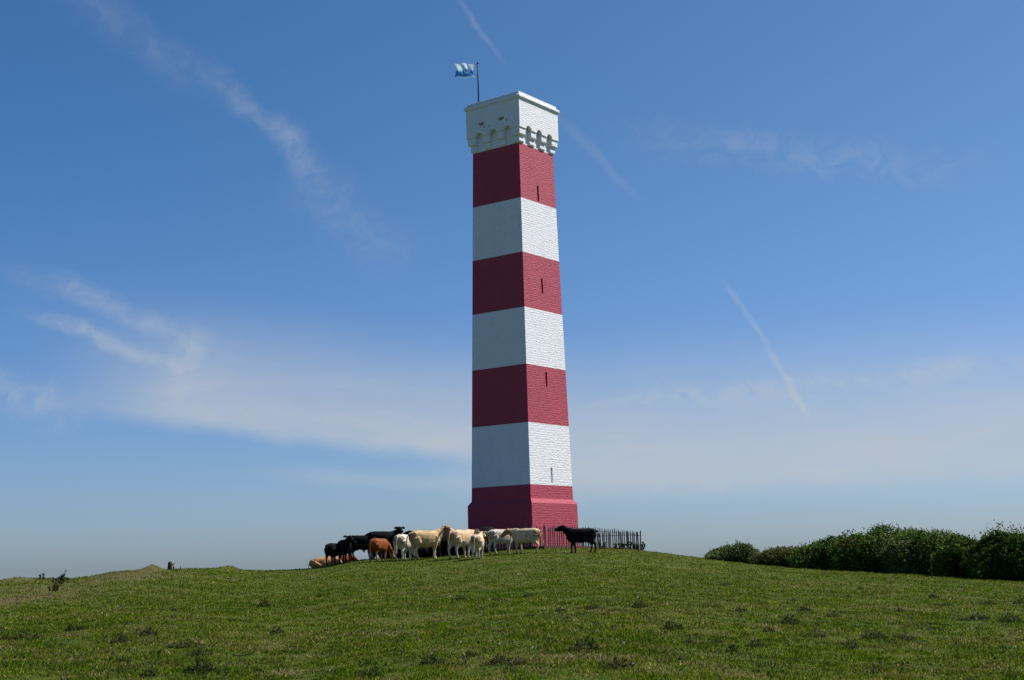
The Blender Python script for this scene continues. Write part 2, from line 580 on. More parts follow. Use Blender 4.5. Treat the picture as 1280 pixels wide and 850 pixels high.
# slit windows on the sunlit face: (centre along the face, z bottom, z top) found from the photo
def on_right_face(px, py):
    a, s = px_dir(px, py)
    best = None
    n = Vector((math.cos(YAW), -math.sin(YAW))); t = Vector((math.sin(YAW), math.cos(YAW)))
    z = 10.0
    for _ in range(12):
        h = half(z)
        # solve (a*y, y) . n = C.n + h
        y = (TX * n.x + TY * n.y + h) / (a * n.x + n.y)
        z = s * y
    return (a * y - TX) * t.x + (y - TY) * t.y, z


slits = [((672.3, 232), (672.7, 251.5)), ((677.3, 348), (678, 366.5)), ((682.4, 465), (683.6, 483)), ((689.3, 584.5), (690, 603.5))]
SL = []
for p, q in slits:
    u0, zt = on_right_face(*p); u1, zb = on_right_face(*q)
    SL.append(((u0 + u1) / 2, zb, zt))
for i in range(7):
    z0, z1 = LV[i], LV[i + 1]
    bm = bmesh.new(); frustum_bm(bm, half(z0), half(z1), z0 - Z0, z1 - Z0)
    me = bm_mesh(bm, 'band')
    red = (i % 2 == 0)
    for u, zb, zt in SL:
        if z0 < (zb + zt) / 2 < z1:
            c = bmesh.new(); h = half((zb + zt) / 2)
            box_bm(c, h - 0.32, h + 0.3, u - 0.085, u + 0.085, zb - Z0, zt - Z0)
            me = evaluated(me, [('BOOLEAN', dict(operation='DIFFERENCE', solver='EXACT', object=bm_mesh(c, 'c')))])
            me.materials.clear()
            d = bmesh.new(); box_bm(d, h - 0.30, h - 0.27, u - 0.083, u + 0.083, zb - Z0 + .004, zt - Z0 - .004)  # interior darkness painted as a black plate at the back of the slit
            part('slit_window', d, M['dark'])
    link('red_band' if red else 'white_band', me, M['red'] if red else M['white'], tower)
# head of the tower: core, corbels, parapet with arched slots, cornice, capping slab
bm = bmesh.new(); frustum_bm(bm, 1.654, 1.654, 23.398 - Z0, 25.9 - Z0); part('inner_wall', bm, M['cap_white'])
SLOT, SW = 1.02, 0.27


def corbel(bm_ranges):
    pass


for (ax, sg) in (('x', 1), ('x', -1), ('y', 1), ('y', -1)):
    for c0, c1 in ((SW, SLOT - SW), (-(SLOT - SW), -SW)):
        bm = bmesh.new()
        for (r, za, zb, rise) in ((1.745, 23.42, 23.775, .09), (1.86, 23.79, 24.238, .11)):
            # rounded nose at the bottom outside
            prof = [(1.64, za), (r - rise, za), (r - rise * .3, za + rise * .3), (r, za + rise), (r, zb), (1.64, zb)]
            if ax == 'x':
                a = [bm.verts.new((sg * d, c0, z - Z0)) for d, z in prof]; b = [bm.verts.new((sg * d, c1, z - Z0)) for d, z in prof]
            else:
                a = [bm.verts.new((c0, sg * d, z - Z0)) for d, z in prof]; b = [bm.verts.new((c1, sg * d, z - Z0)) for d, z in prof]
            bm.faces.new(a); bm.faces.new(b[::-1])
            for i in range(len(prof)):
                j = (i + 1) % len(prof)
                bm.faces.new((a[j], a[i], b[i], b[j]))
        part('corbel', bm, M['cap_white'])
for sx in (-1, 1):
    for sy in (-1, 1):
        bm = bmesh.new()
        for (r, za, zb, rise) in ((1.745, 23.42, 23.775, .09), (1.86, 23.79, 24.238, .11)):
            i0 = SLOT + SW
            prev = None
            for (d, z) in ((r - rise, za), (r - rise * .3, za + rise * .3), (r, za + rise), (r, zb)):
                ring = [bm.verts.new((sx * px_, sy * py_, z - Z0)) for px_, py_ in ((i0, i0), (d, i0), (d, d), (i0, d))]
                if prev is None:
                    bm.faces.new(ring)
                else:
                    for i in range(4):
                        j = (i + 1) % 4
                        bm.faces.new((prev[i], prev[j], ring[j], ring[i]))
                prev = ring
            bm.faces.new(prev)
        part('corbel', bm, M['cap_white'])
bm = bmesh.new()
vs = []
for h, in ((1.91,), (1.70,)):
    vs.append([[bm.verts.new((sx * h, sy * h, z - Z0)) for sx, sy in ((-1, -1), (1, -1), (1, 1), (-1, 1))] for z in (24.243, 25.93)])
for i in range(4):
    j = (i + 1) % 4
    bm.faces.new((vs[0][0][i], vs[0][0][j], vs[0][1][j], vs[0][1][i]))
    bm.faces.new((vs[1][0][j], vs[1][0][i], vs[1][1][i], vs[1][1][j]))
    bm.faces.new((vs[0][0][j], vs[0][0][i], vs[1][0][i], vs[1][0][j]))
    bm.faces.new((vs[0][1][i], vs[0][1][j], vs[1][1][j], vs[1][1][i]))
par = bm_mesh(bm, 'parapet')
cut = bmesh.new()
arch = [(-SW, 24.0), (SW, 24.0)] + [(SW * math.cos(t), 24.20 + SW * math.sin(t)) for t in np.linspace(0, math.pi, 11)]
for ax in 'xy':
    for sg in (1, -1):
        for c in (-SLOT, 0, SLOT):
            prism_bm(cut, [(c + u, z - Z0) for u, z in arch], ax, sg * 1.62, sg * 2.1)
moon = [(0.24 * math.cos(t), 0.20 * math.sin(t)) for t in np.linspace(0, math.pi, 9)]
for u, z in ((-0.80, 24.98), (0.62, 24.98)):
    prism_bm(cut, [(u + a, z - b * 1.0 + .07 - Z0) for a, b in moon], 'y', -1.6, -2.1)
for u, z, w, h in ((1.0, 24.82, .03, .10), (-0.25, 24.72, .03, .05), (-0.62, 24.74, .07, .04)):
    box_bm(cut, u - w, u + w, -2.1, -1.75, z - h - Z0, z + h - Z0)
par = evaluated(par, [('BOOLEAN', dict(operation='DIFFERENCE', solver='EXACT', object=bm_mesh(cut, 'c')))])
par.materials.clear()
link('parapet', par, M['cap_white'], tower)
bm = bmesh.new()
frustum_bm(bm, 1.96, 2.0, 25.935 - Z0, 25.99 - Z0)
frustum_bm(bm, 2.0, 2.0, 25.992 - Z0, 26.09 - Z0)
frustum_bm(bm, 2.0, 1.90, 26.092 - Z0, 26.18 - Z0)
part('cornice', bm, M['cap_white'])
bm = bmesh.new(); frustum_bm(bm, 1.86, 1.86, 26.183 - Z0, 26.34 - Z0)
part('capping_slab', bevelled(bm, 0.015), M['cap_white'])


# ------------------------------------------------------------------ flagpole and flag
def tube_bm(bm, pts, rads, n=8, ref=(0, 0, 1), cap=True, pw=2.0):
    """lofted tube; rads are r or (r_side, r_up)"""
    pts = [Vector(p) for p in pts]
    rings = []
    for i, p in enumerate(pts):
        t = (pts[min(i + 1, len(pts) - 1)] - pts[max(i - 1, 0)]).normalized()
        rf = Vector(ref)
        if abs(t.dot(rf)) > 0.95:
            rf = Vector((1, 0, 0)) if abs(t.x) < 0.9 else Vector((0, 1, 0))
        sd = t.cross(rf).normalized(); up = sd.cross(t).normalized()
        r = rads[i]
        ra, rb = r if isinstance(r, (tuple, list)) else (r, r)
        ring = []
        for j in range(n):
            th = 2 * math.pi * j / n
            c, s = math.cos(th), math.sin(th)
            c = math.copysign(abs(c) ** (2 / pw), c); s = math.copysign(abs(s) ** (2 / pw), s)
            ring.append(bm.verts.new(p + sd * (ra * c) + up * (rb * s)))
        rings.append(ring)
    for a, b in zip(rings, rings[1:]):
        for j in range(n):
            bm.faces.new((a[j], a[(j + 1) % n], b[(j + 1) % n], b[j]))
    if cap:
        bm.faces.new(rings[0][::-1]); bm.faces.new(rings[-1])


PYD = 75.6
pxx, ptop = px_dir(597.1, 79)[0] * PYD, px_dir(597, 79)[1] * PYD
pole = tag(empty('flagpole', (pxx, PYD, 26.34)), 'thin dark flagpole standing on the roof of the striped tower', 'flagpole')
ph = ptop - 26.34
bm = bmesh.new(); tube_bm(bm, [(0, 0, 0), (0, 0, ph * .5), (0, 0, ph - .05)], [.045, .042, .034], 10); link('mast', bm_mesh(bm, 'mast', True), M['pole'], pole)
bm = bmesh.new(); bmesh.ops.create_uvsphere(bm, u_segments=10, v_segments=6, radius=0.06); bmesh.ops.translate(bm, verts=bm.verts[:], vec=(0, 0, ph)); link('finial', bm_mesh(bm, 'finial', True), M['pole'], pole)
bm = bmesh.new(); tube_bm(bm, [(0, 0, 0.0), (0, 0, .12), (0, 0, .14)], [.12, .12, .05], 10); link('foot_plate', bm_mesh(bm, 'foot_plate'), M['pole'], pole)


def flag_build(q, b, t):
    tc = q.n('ShaderNodeTexCoord')
    s = q.n('ShaderNodeSeparateXYZ'); t.links.new(tc.outputs['UV'], s.inputs[0])
    u, v = s.outputs[0], s.outputs[1]
    nz = q.noise(tc.outputs['UV'], 3.2, 3, 0.6, 0.8)
    wv = q.m('ADD', v, q.m('MULTIPLY', q.m('SUBTRACT', nz, 0.5), 0.5))
    top = q.smooth(wv, 0.48, 0.58)
    r = q.m('SQRT', q.m('ADD', q.m('POWER', q.m('SUBTRACT', u, 0.42), 2.0), q.m('POWER', q.m('MULTIPLY', q.m('SUBTRACT', v, 0.48), 0.75), 2.0)))
    ring = q.smooth(q.m('ABSOLUTE', q.m('SUBTRACT', r, 0.14)), 0.02, 0.05, 1.0, 0.0)
    edge = q.m('LESS_THAN', v, 0.06)
    f = q.m('MAXIMUM', q.m('MAXIMUM', top, ring), edge)
    c = q.mix(f, rgb(0.06, 0.25, 0.64), rgb(0.60, 0.80, 0.93))
    t.links.new(c, b.inputs['Base Color'])
    tr = q.n('ShaderNodeBsdfTranslucent'); t.links.new(c, tr.inputs[0])
    ms = q.n('ShaderNodeMixShader'); ms.inputs[0].default_value = 0.35
    t.links.new(b.outputs[0], ms.inputs[1]); t.links.new(tr.outputs[0], ms.inputs[2])
    t.links.new(ms.outputs[0], t.nodes['Material Output'].inputs[0])


M['flag'] = material('flag_cloth', flag_build, 0.8, 0.1)
NU, NV = 40, 26
fl, fh = 1.22, 0.80
bm = bmesh.new(); uvl = bm.loops.layers.uv.new('UVMap')
gr = []
for j in range(NV + 1):
    row = []
    for i in range(NU + 1):
        u, v = i / NU, j / NV
        wave = 0.16 * u * math.sin(7.5 * u + 2.4 * v) + 0.09 * math.sin(3.0 + 9 * u - 5 * v) * (0.35 + u)
        hoist_pull = (1 - u) ** 6                     # the hoist edge is drawn to two cords
        x = -0.16 - fl * (u * (0.98 - 0.06 * math.sin(3 * v))) - 0.12 * math.sin(math.pi * v) * hoist_pull
        z = (v - 1) * fh * (1 + 0.1 * u) + 0.10 * math.sin(math.pi * u * 0.9) * (v > -1) - 0.05 * u + 0.05 * math.sin(9 * u) * (1 - v) + 0.03 * math.sin(13 * u + 1) * v
        z += 0.08 * (0.5 - v) * hoist_pull
        row.append((bm.verts.new((x, wave - 0.25 * u, z)), (u, v)))
    gr.append(row)
for j in range(NV):
    for i in range(NU):
        q = (gr[j][i], gr[j][i + 1], gr[j + 1][i + 1], gr[j + 1][i])
        f = bm.faces.new([a[0] for a in q]); f.smooth = True
        for lp, a in zip(f.loops, q):
            lp[uvl].uv = a[1]
me = bpy.data.meshes.new('cloth'); bm.to_mesh(me); bm.free()
flag = tag(empty('flag', (pxx, PYD, ptop - 0.10)), 'small pale blue and white flag flying left from the pole on the tower', 'flag')
link('cloth', me, M['flag'], flag)
for z0, z1 in ((0.03, 0.0), (-0.62, -0.70)):
    bm = bmesh.new(); tube_bm(bm, [(-0.045, 0, z0 + .02), (-0.17, 0, z1 - .02)], [.014, .014], 6); link('cord', bm_mesh(bm, 'cord'), M['strut'], flag)

# ------------------------------------------------------------------ railings and kerb round the tower
FH = 4.66
cF = (-math.sin(YAW), -math.cos(YAW)); cR = (math.cos(YAW), -math.sin(YAW))


def loc2w(lx, ly):
    return TX + lx * cR[0] - ly * cF[0], TY + lx * cR[1] - ly * cF[1]


fence = tag(empty('iron_railing', (TX, TY, gz(TX, TY))), 'dark iron railing of thin pointed pickets round the foot of the striped tower', 'railing')
fz0 = gz(TX, TY)
# corners: front, right, back, left in tower axes
CS = [(FH, -FH), (FH, FH), (-FH, FH), (-FH, -FH)]
prng = random.Random(3)


def picket_into(bm, x, y, z, h, lean, ang, w=0.02):
    c, s = math.cos(ang), math.sin(ang)
    def R(px_, py_, pz_):
        return (x + px_ * c - py_ * s + lean[0] * pz_, y + px_ * s + py_ * c + lean[1] * pz_, z + pz_)
    a = [bm.verts.new(R(i * w, j * w, -0.15)) for i, j in ((-1, -1), (1, -1), (1, 1), (-1, 1))]
    b = [bm.verts.new(R(i * w, j * w, h - .13)) for i, j in ((-1, -1), (1, -1), (1, 1), (-1, 1))]
    tip = bm.verts.new(R(0, 0, h))
    bm.faces.new(a[::-1])
    for i in range(4):
        j = (i + 1) % 4
        bm.faces.new((a[i], a[j], b[j], b[i])); bm.faces.new((b[i], b[j], tip))


hidden = bmesh.new()
for si in range(4):
    p, q = CS[si], CS[(si + 1) % 4]
    p, q = loc2w(*p), loc2w(*q)
    L = math.hypot(q[0] - p[0], q[1] - p[1])
    ang = math.atan2(q[1] - p[1], q[0] - p[0])
    # post at the corner
    bm = bmesh.new()
    z = gz(*p)
    tube_bm(bm, [(p[0] - TX, p[1] - TY, z - fz0 - .2), (p[0] - TX + .04, p[1] - TY, z - fz0 + 1.17), (p[0] - TX + .04, p[1] - TY, z - fz0 + 1.25)], [.036, .034, .01], 8)
    link('corner_post', bm_mesh(bm, 'corner_post'), M['iron'], fence)
    n = 46
    for i in range(1, n):
        t = (i + prng.uniform(-.12, .12)) / n
        x, y = p[0] + (q[0] - p[0]) * t, p[1] + (q[1] - p[1]) * t
        z = gz(x, y)
        h = 1.19 + prng.uniform(-.05, .04)
        lean = (prng.gauss(0, .016), prng.gauss(0, .012))
        if si in (0, 1):
            bm = bmesh.new(); picket_into(bm, x - TX, y - TY, z - fz0, h, lean, ang)
            link('picket', bm_mesh(bm, 'picket'), M['iron'], fence)
        else:
            picket_into(hidden, x - TX, y - TY, z - fz0, h, lean, ang)
    for hz in (0.95, 0.14):
        bm = bmesh.new()
        pts = []
        for t in np.linspace(0, 1, 12):
            x, y = p[0] + (q[0] - p[0]) * t, p[1] + (q[1] - p[1]) * t
            pts.append((x - TX, y - TY, gz(x, y) - fz0 + hz + prng.uniform(-.012, .012)))
        tube_bm(bm, pts, [(.009, .016)] * 12, 6)
        link('rail', bm_mesh(bm, 'rail'), M['iron'], fence)
o = link('picket', bm_mesh(hidden, 'picket'), M['iron'], fence)
o['kind'] = 'stuff'
bm = bmesh.new()
KH = FH
ring_o, ring_i = [], []
for si in range(4):
    for t in np.linspace(0, 1, 14)[:-1]:
        for hh, lst in ((KH + .13, ring_o), (KH - .13, ring_i)):
            a, b = CS[si], CS[(si + 1) % 4]
            lx = (a[0] + (b[0] - a[0]) * t) / FH * hh; ly = (a[1] + (b[1] - a[1]) * t) / FH * hh
            x, y = loc2w(lx, ly); z = gz(x, y)
            lst.append((bm.verts.new((x - TX, y - TY, z - fz0 - .2)), bm.verts.new((x - TX, y - TY, z - fz0 + .13 + prng.uniform(-.015, .015)))))
n = len(ring_o)
for i in range(n):
    j = (i + 1) % n
    bm.faces.new((ring_o[i][0], ring_o[j][0], ring_o[j][1], ring_o[i][1]))
    bm.faces.new((ring_i[j][0], ring_i[i][0], ring_i[i][1], ring_i[j][1]))
    bm.faces.new((ring_o[i][1], ring_o[j][1], ring_i[j][1], ring_i[i][1]))
o = link('low_kerb', bm_mesh(bm, 'low_kerb'), M['kerb']); o.location = (TX, TY, fz0)
tag(o, 'low dark red kerb in the turf under the iron railing', 'kerb')

# ------------------------------------------------------------------ cattle
BLACK, BROWN, TAN, CREAM, WHITE, RED = (.0045, .0045, .0055), (.23, .072, .022), (.42, .23, .10), (.56, .385, .205), (.62, .54, .44), (.24, .055, .022)


def cow_mesh(seed, coat, pts_col=None, head_col=None, head='level', turn=0.0, lie=False, tail_kick=0.0, stride=0.0, build=1.0, belly_col=None, face=None):
    """one continuous animal: tubes merged by a fine voxel remesh, coat colours as point attribute. Faces +X."""
    r = random.Random(seed)
    bm = bmesh.new()
    dzb = -0.60 if lie else 0.0
    bw = build * (1.14 if lie else 1.09)
    V = Vector
    torso = [(-.86, 1.12, .07, .09), (-.82, 1.12, .17, .17), (-.72, 1.09, .25, .26), (-.52, 1.06, .285, .32), (-.28, 1.0, .32, .365), (0, .97, .34, .39),
             (.24, .98, .315, .375), (.45, 1.0, .27, .345), (.60, 1.02, .225, .30), (.72, 1.02, .15, .20), (.76, 1.02, .07, .1)]
    tube_bm(bm, [(x, 0, z + dzb) for x, z, a, b in torso], [(a * bw, b * 1.07) for x, z, a, b in torso], 18, pw=2.5)
    # hip bones and shoulders
    for sy in (-1, 1):
        tube_bm(bm, [(-.50, sy * .17, 1.30 + dzb), (-.62, sy * .2, 1.22 + dzb), (-.70, sy * .19, 1.05 + dzb)], [.05, .11, .10], 10)
        tube_bm(bm, [(.38, sy * .13, 1.30 + dzb), (.44, sy * .2, 1.08 + dzb), (.50, sy * .2, .86 + dzb)], [.07, .13, .11], 10)
    # brisket / dewlap
    tube_bm(bm, [(.42, 0, .68 + dzb), (.68, 0, .72 + dzb), (.82, 0, .96 + dzb)], [(.12, .09), (.10, .10), (.06, .08)], 10)
    hp = {'up': ((.88, 1.30), (1.04, 1.47), 10), 'level': ((.92, 1.20), (1.09, 1.28), 28), 'down': ((.90, .88), (1.04, .62), 62), 'low': ((.94, 1.06), (1.11, 1.04), 45)}[head]
    ct, st_ = math.cos(turn), math.sin(turn)

    def T(x, y, z):          # turns the head end about the base of the neck
        w = min(max((x - .60) / .5, 0), 1)
        a = turn * w
        dx_, dy_ = x - .60, y
        return (.60 + dx_ * math.cos(a) - dy_ * math.sin(a), dx_ * math.sin(a) + dy_ * math.cos(a), z + dzb)
    (nx_, nz_), (px_, pz_), dip = hp
    neck = [(.46, 0, 1.06), (.66, 0, 1.10 + (nz_ - 1.1) * .2), (nx_ - .12, 0, nz_ * .75 + .25 * 1.1), (nx_, 0, nz_), (px_ - .03, 0, pz_ - .02)]
    tube_bm(bm, [T(*p) for p in neck], [(.21, .33), (.20, .31), (.175, .255), (.15, .205), (.12, .155)], 14)
    cd, sd_ = math.cos(rad(dip)), math.sin(rad(dip))

    def Hh(f, s, u):         # head frame: forward, sideways, up from the poll
        return T(px_ + f * cd + u * sd_, s, pz_ - f * sd_ + u * cd)
    tube_bm(bm, [Hh(-.10, 0, -.02), Hh(-.03, 0, 0), Hh(.10, 0, -.02), Hh(.22, 0, -.045), Hh(.34, 0, -.06), Hh(.43, 0, -.07), Hh(.48, 0, -.075)],
            [(.055, .07), (.115, .135), (.135, .15), (.118, .14), (.09, .11), (.098, .095), (.06, .055)], 14)
    tube_bm(bm, [Hh(.02, 0, -.10), Hh(.15, 0, -.14), Hh(.38, 0, -.135)], [(.07, .06), (.07, .06), (.05, .035)], 10)
    for sy in (-1, 1):
        tube_bm(bm, [Hh(-.02, sy * .07, .03), Hh(-.06, sy * .18, .06), Hh(-.06, sy * .30, .05), Hh(-.04, sy * .38, .02)], [(.035, .035), (.04, .07), (.035, .07), (.018, .025)], 8)
        tube_bm(bm, [Hh(.10, sy * .085, .03), Hh(.12, sy * .118, .03), Hh(.14, sy * .11, .025)], [.03, .032, .02], 8)
    # legs
    legs = []
    if lie:
        for sy in (-1, 1):
            legs.append([((.50, sy * .22, .42), .13), ((.66, sy * .25, .16), .075), ((.42, sy * .27, .07), .055), ((.30, sy * .27, .06), .05)])
            legs.append([((-.55, sy * .22, .46), .2), ((-.22, sy * .33, .24), .14), ((-.55, sy * .36, .09), .07), ((-.30, sy * .38, .06), .055), ((-.18, sy * .38, .06), .05)])
    else:
        for sy in (-1, 1):
            a = stride * sy + r.uniform(-.04, .04)
            b = -stride * sy + r.uniform(-.04, .04)
            legs.append([((.46, sy * .17, .98), .14), ((.45 + a * .2, sy * .19, .76), .10), ((.48 + a * .7, sy * .175, .46), .062), ((.475 + a * .9, sy * .17, .40), .055), ((.46 + a, sy * .165, .15), .045), ((.48 + a, sy * .165, .09), .056), ((.51 + a, sy * .165, .0), .066)])
            legs.append([((-.58, sy * .17, 1.04), .20), ((-.50 + b * .2, sy * .2, .78), .165), ((-.56 + b * .4, sy * .195, .62), .10), ((-.70 + b * .8, sy * .18, .47), .066), ((-.69 + b * .85, sy * .175, .38), .054), ((-.635 + b, sy * .17, .14), .046), ((-.615 + b, sy * .17, .08), .058), ((-.585 + b, sy * .17, .0), .066)])
    for lg in legs:
        tube_bm(bm, [p for p, _ in lg], [q * (1.0 + .12 * (p[2] > .5)) for p, q in lg], 10, ref=(1, 0, 0))
    # tail
    tk = tail_kick
    zb = dzb if lie else 0
    if lie:
        tp = [(-.80, 0, 1.20 + zb), (-.90, .03, 1.06 + zb), (-.96, .1, .22), (-.9, .3, .08)]
    else:
        tp = [(-.76, 0, 1.26), (-.88, tk * .1, 1.22), (-.99, tk * .3, 1.05), (-1.03, tk * .6, .80), (-1.03, tk * .8, .55), (-1.01, tk, .34)]
    tube_bm(bm, [Vector(p) for p in tp], ([.05, .040, .032, .030, .045, .025] if not lie else [.045, .034, .026, .03]), 8, ref=(0, 1, 0))
    if not lie:
        tube_bm(bm, [(-.42, 0, .72), (-.36, 0, .60), (-.34, 0, .56)], [.14, .10, .05], 10)
    bmesh.ops.recalc_face_normals(bm, faces=bm.faces[:])
    raw = bpy.data.meshes.new('raw'); bm.to_mesh(raw); bm.free()
    me = evaluated(raw, [('REMESH', dict(mode='VOXEL', voxel_size=0.021, use_smooth_shade=True)), ('SMOOTH', dict(factor=0.5, iterations=5))])
    me.name = 'cow_body'
    n = len(me.vertices)
    co = np.empty(n * 3, np.float32); me.vertices.foreach_get('co', co); co = co.reshape(-1, 3)
    c = np.tile(np.array(coat, np.float32), (n, 1))
    nz = vnoise(co[:, 0] + seed, co[:, 2] + co[:, 1], 3.0, seed)

    def blend(col, w):
        nonlocal c
        w = np.clip(w, 0, 1)[:, None]
        c = c * (1 - w) + np.array(col, np.float32) * w
    if pts_col:
        blend(pts_col, (0.56 - co[:, 2] + (nz - .5) * .25) * 8 if not lie else (0.12 - co[:, 2]) * 8)
    if sum(coat) > .9:
        rump = np.clip((-.50 - co[:, 0] + (nz - .5) * .5) * 3.5, 0, 1) * np.clip((co[:, 2] - .75 - dzb) * 5, 0, 1) * np.clip((1.28 + dzb - co[:, 2]) * 8, 0, 1)
        blend(tuple(v * f_ for v, f_ in zip(coat, (.50, .38, .30))), rump * .75)
    if belly_col:
        blend(belly_col, (0.80 + dzb - co[:, 2] + (nz - .5) * .2) * 6)
    poll = np.array(Hh(0, 0, 0)); nose = np.array(Hh(.48, 0, -.07))
    ax_ = nose - poll; ln = np.linalg.norm(ax_); ax_ /= ln
    tt = (co - poll) @ ax_
    dist = np.linalg.norm(co - poll - tt[:, None] * ax_, axis=1)
    onhead = (dist < .36) & (tt > -.14) & (tt < .6)
    if head_col:
        blend(head_col, onhead * np.clip((tt + .16) * 8, 0, 1))
    blend((.03, .022, .022) if sum(coat) < .9 or True else coat, onhead * np.clip((tt - .43) * 30, 0, 1) * (0.75 if sum(coat) > .9 else 1))
    if face:
        blend(face, onhead * np.clip((tt - .20) * 12, 0, 1))
    for sy in (-1, 1):
        e = np.array(Hh(.125, sy * .125, .03))
        blend((.008, .006, .006), (np.linalg.norm(co - e, axis=1) < .035).astype(float))
    if not lie:
        blend((.025, .02, .018), (0.065 - co[:, 2]) * 40)
    at = me.attributes.new('coat', 'FLOAT_COLOR', 'POINT')
    cc = np.ones((n, 4), np.float32); cc[:, :3] = c
    at.data.foreach_set('color', cc.ravel())
    me.materials.clear()
    return me


COWS = [
    # px, depth, heading, scale, colours, pose, label
    (404, 76.4, 14, .82, dict(coat=TAN, lie=True, head='low', turn=-.5), 'tan cow lying down at the far left end of the herd'),
    (427, 78.0, 8, .72, dict(coat=RED, lie=True, head='low'), 'reddish brown cow lying on the grass behind the black cows\' legs'),
    (417.5, 70.4, 72, .82, dict(coat=BLACK, head='low', tail_kick=.05), 'black cow seen from behind next to the tan cow lying down'),
    (431, 70.3, -72, .88, dict(coat=BLACK, head='up', turn=.2), 'black cow with ears up looking out from between two black cows'),
    (455, 70.6, 14, .93, dict(coat=BLACK, head='low', stride=.05), 'large black cow standing side on behind the red brown cow\'s rump'),
    (474, 67.6, 63, .80, dict(coat=BROWN, pts_col=(.40, .22, .12), head='down', turn=-.7, stride=.08), 'red brown cow with lowered head among the black cows'),
    (478, 73.5, 28, 1.0, dict(coat=BLACK, head='low'), 'black cow mostly hidden behind the red brown cow'),
    (479, 70.9, 18, 1.02, dict(coat=BLACK, pts_col=(.4, .38, .36), head='up', turn=-1.35), 'black cow with raised head and ears beside the white rump'),
    (490, 71.8, 150, .95, dict(coat=BLACK, lie=True, head='low'), 'black cow lying in the shade behind the off white cow\'s legs'),
    (505, 67.2, 72, .90, dict(coat=WHITE, pts_col=(.66, .62, .56), head='down', turn=-.4, stride=.05), 'off white cow seen from behind between the red brown cow and the big cream cow'),
    (512, 70.5, 100, .99, dict(coat=BLACK, head='low'), 'black cow behind the off white rump and the big cream cow'),
    (520, 69.6, 10, .95, dict(coat=BLACK, lie=True, head='low'), 'black cow lying under the rump of the big cream cow'),
    (532.5, 66.4, 30, 1.0, dict(coat=CREAM, pts_col=(.62, .52, .40), head_col=(.26, .14, .08), face=(.62, .56, .5), head='up', turn=-.2, stride=.10), 'big cream cow with brown head raised above the herd'),
    (554, 68.6, 62, .98, dict(coat=BLACK, pts_col=(.02, .02, .02), head_col=(.5, .42, .36), head='level', turn=.2), 'black cow with pale face behind the big cream cow\'s head'),
    (547, 69.8, 170, .98, dict(coat=BLACK, lie=True, head='low'), 'black cow lying in the shade between the big cream cow and the pinkish cream cow'),
    (576.5, 65.2, 57, .98, dict(coat=(.60, .42, .27), pts_col=WHITE, head_col=(.30, .17, .09), head='level', stride=.08, belly_col=(.62, .52, .42)), 'pale pinkish cream cow with its rump to us left of the small white cow'),
    (580, 69.0, 175, .98, dict(coat=BLACK, lie=True, head='low'), 'black cow lying behind the legs of the pinkish cream cow'),
    (597.5, 64.6, 82, .82, dict(coat=(.60, .47, .33), pts_col=WHITE, head='up', turn=-.2, tail_kick=.04), 'small pale cow seen straight from behind with head up'),
    (609, 67.6, 70, .95, dict(coat=BLACK, head='low'), 'black cow in shade between the small pale cow and the grey white cow'),
    (627, 67.0, 36, .87, dict(coat=(.50, .46, .40), pts_col=(.52, .48, .42), head='low', stride=.10), 'grey white cow standing close before the dark plinth of the tower'),
    (658.5, 66.8, 158, .86, dict(coat=(.56, .44, .28), head_col=(.40, .20, .09), head='level', turn=.3, tail_kick=.12, stride=.06), 'cream cow with tan head standing at the left end of the visible railing'),
    (727.5, 68.2, 180, .88, dict(coat=BLACK, head='up', turn=.1, stride=.15), 'lone black cow facing left in front of the iron railing'),
]
FEET = {}
for c_ in COWS:
    for key, py_ in (('pale pinkish', 698), ('small pale cow', 698.5), ('grey white cow', 692.5), ('cream cow with tan', 691.2), ('lone black', 691.2)):
        if c_[5].startswith(key):
            FEET[c_[5]] = py_


def hit(px, py):
    a, s = px_dir(px, py)
    ys = np.linspace(8, 80, 1500)
    below = np.where(ground_z(a * ys, ys) > s * ys)[0]
    y = ys[below[0]] if len(below) else 70.0
    return a * y, y


for i, (px, y, hd, sc, kw, lab) in enumerate(COWS):
    me = cow_mesh(i + 1, **kw)
    x = at_px(px, y)
    if lab in FEET:
        x, y2 = hit(px, FEET[lab])
        sc *= y2 / y
        y = y2
    o = link('cow', me, M['hide'])
    o.location = (x, y, gz(x, y) - 0.01)
    o.rotation_euler = (0, 0, rad(hd)); o.scale = (sc, sc, sc)
    if kw.get('lie'):
        e_ = 0.6
        nrm = Vector((gz(x - e_, y) - gz(x + e_, y), gz(x, y - e_) - gz(x, y + e_), 2 * e_)).normalized()
        q_ = Vector((0, 0, 1)).rotation_difference(nrm)
        o.rotation_euler = (q_.to_matrix() @ Matrix.Rotation(rad(hd), 3, 'Z')).to_euler()
        o.location.z -= 0.05
    tag(o, lab, 'cow', 'cattle gathered at the foot of the tower')


# ------------------------------------------------------------------ leaves, bushes, weeds
def leaf_quads(p, d, n, ln, wd):
    """p base points, d directions, n normals -> diamond leaf quads"""
    s = np.cross(d, n); s /= np.linalg.norm(s, axis=1)[:, None] + 1e-9
    mid = p + d * (ln * .5)[:, None]
    v = np.stack([p, mid + s * (wd * .5)[:, None], p + d * ln[:, None], mid - s * (wd * .5)[:, None]], 1)
    return v.reshape(-1, 3), np.arange(len(p) * 4).reshape(-1, 4)


def unit(n, rg):
    v = rg.normal(size=(n, 3)); return v / np.linalg.norm(v, axis=1)[:, None]


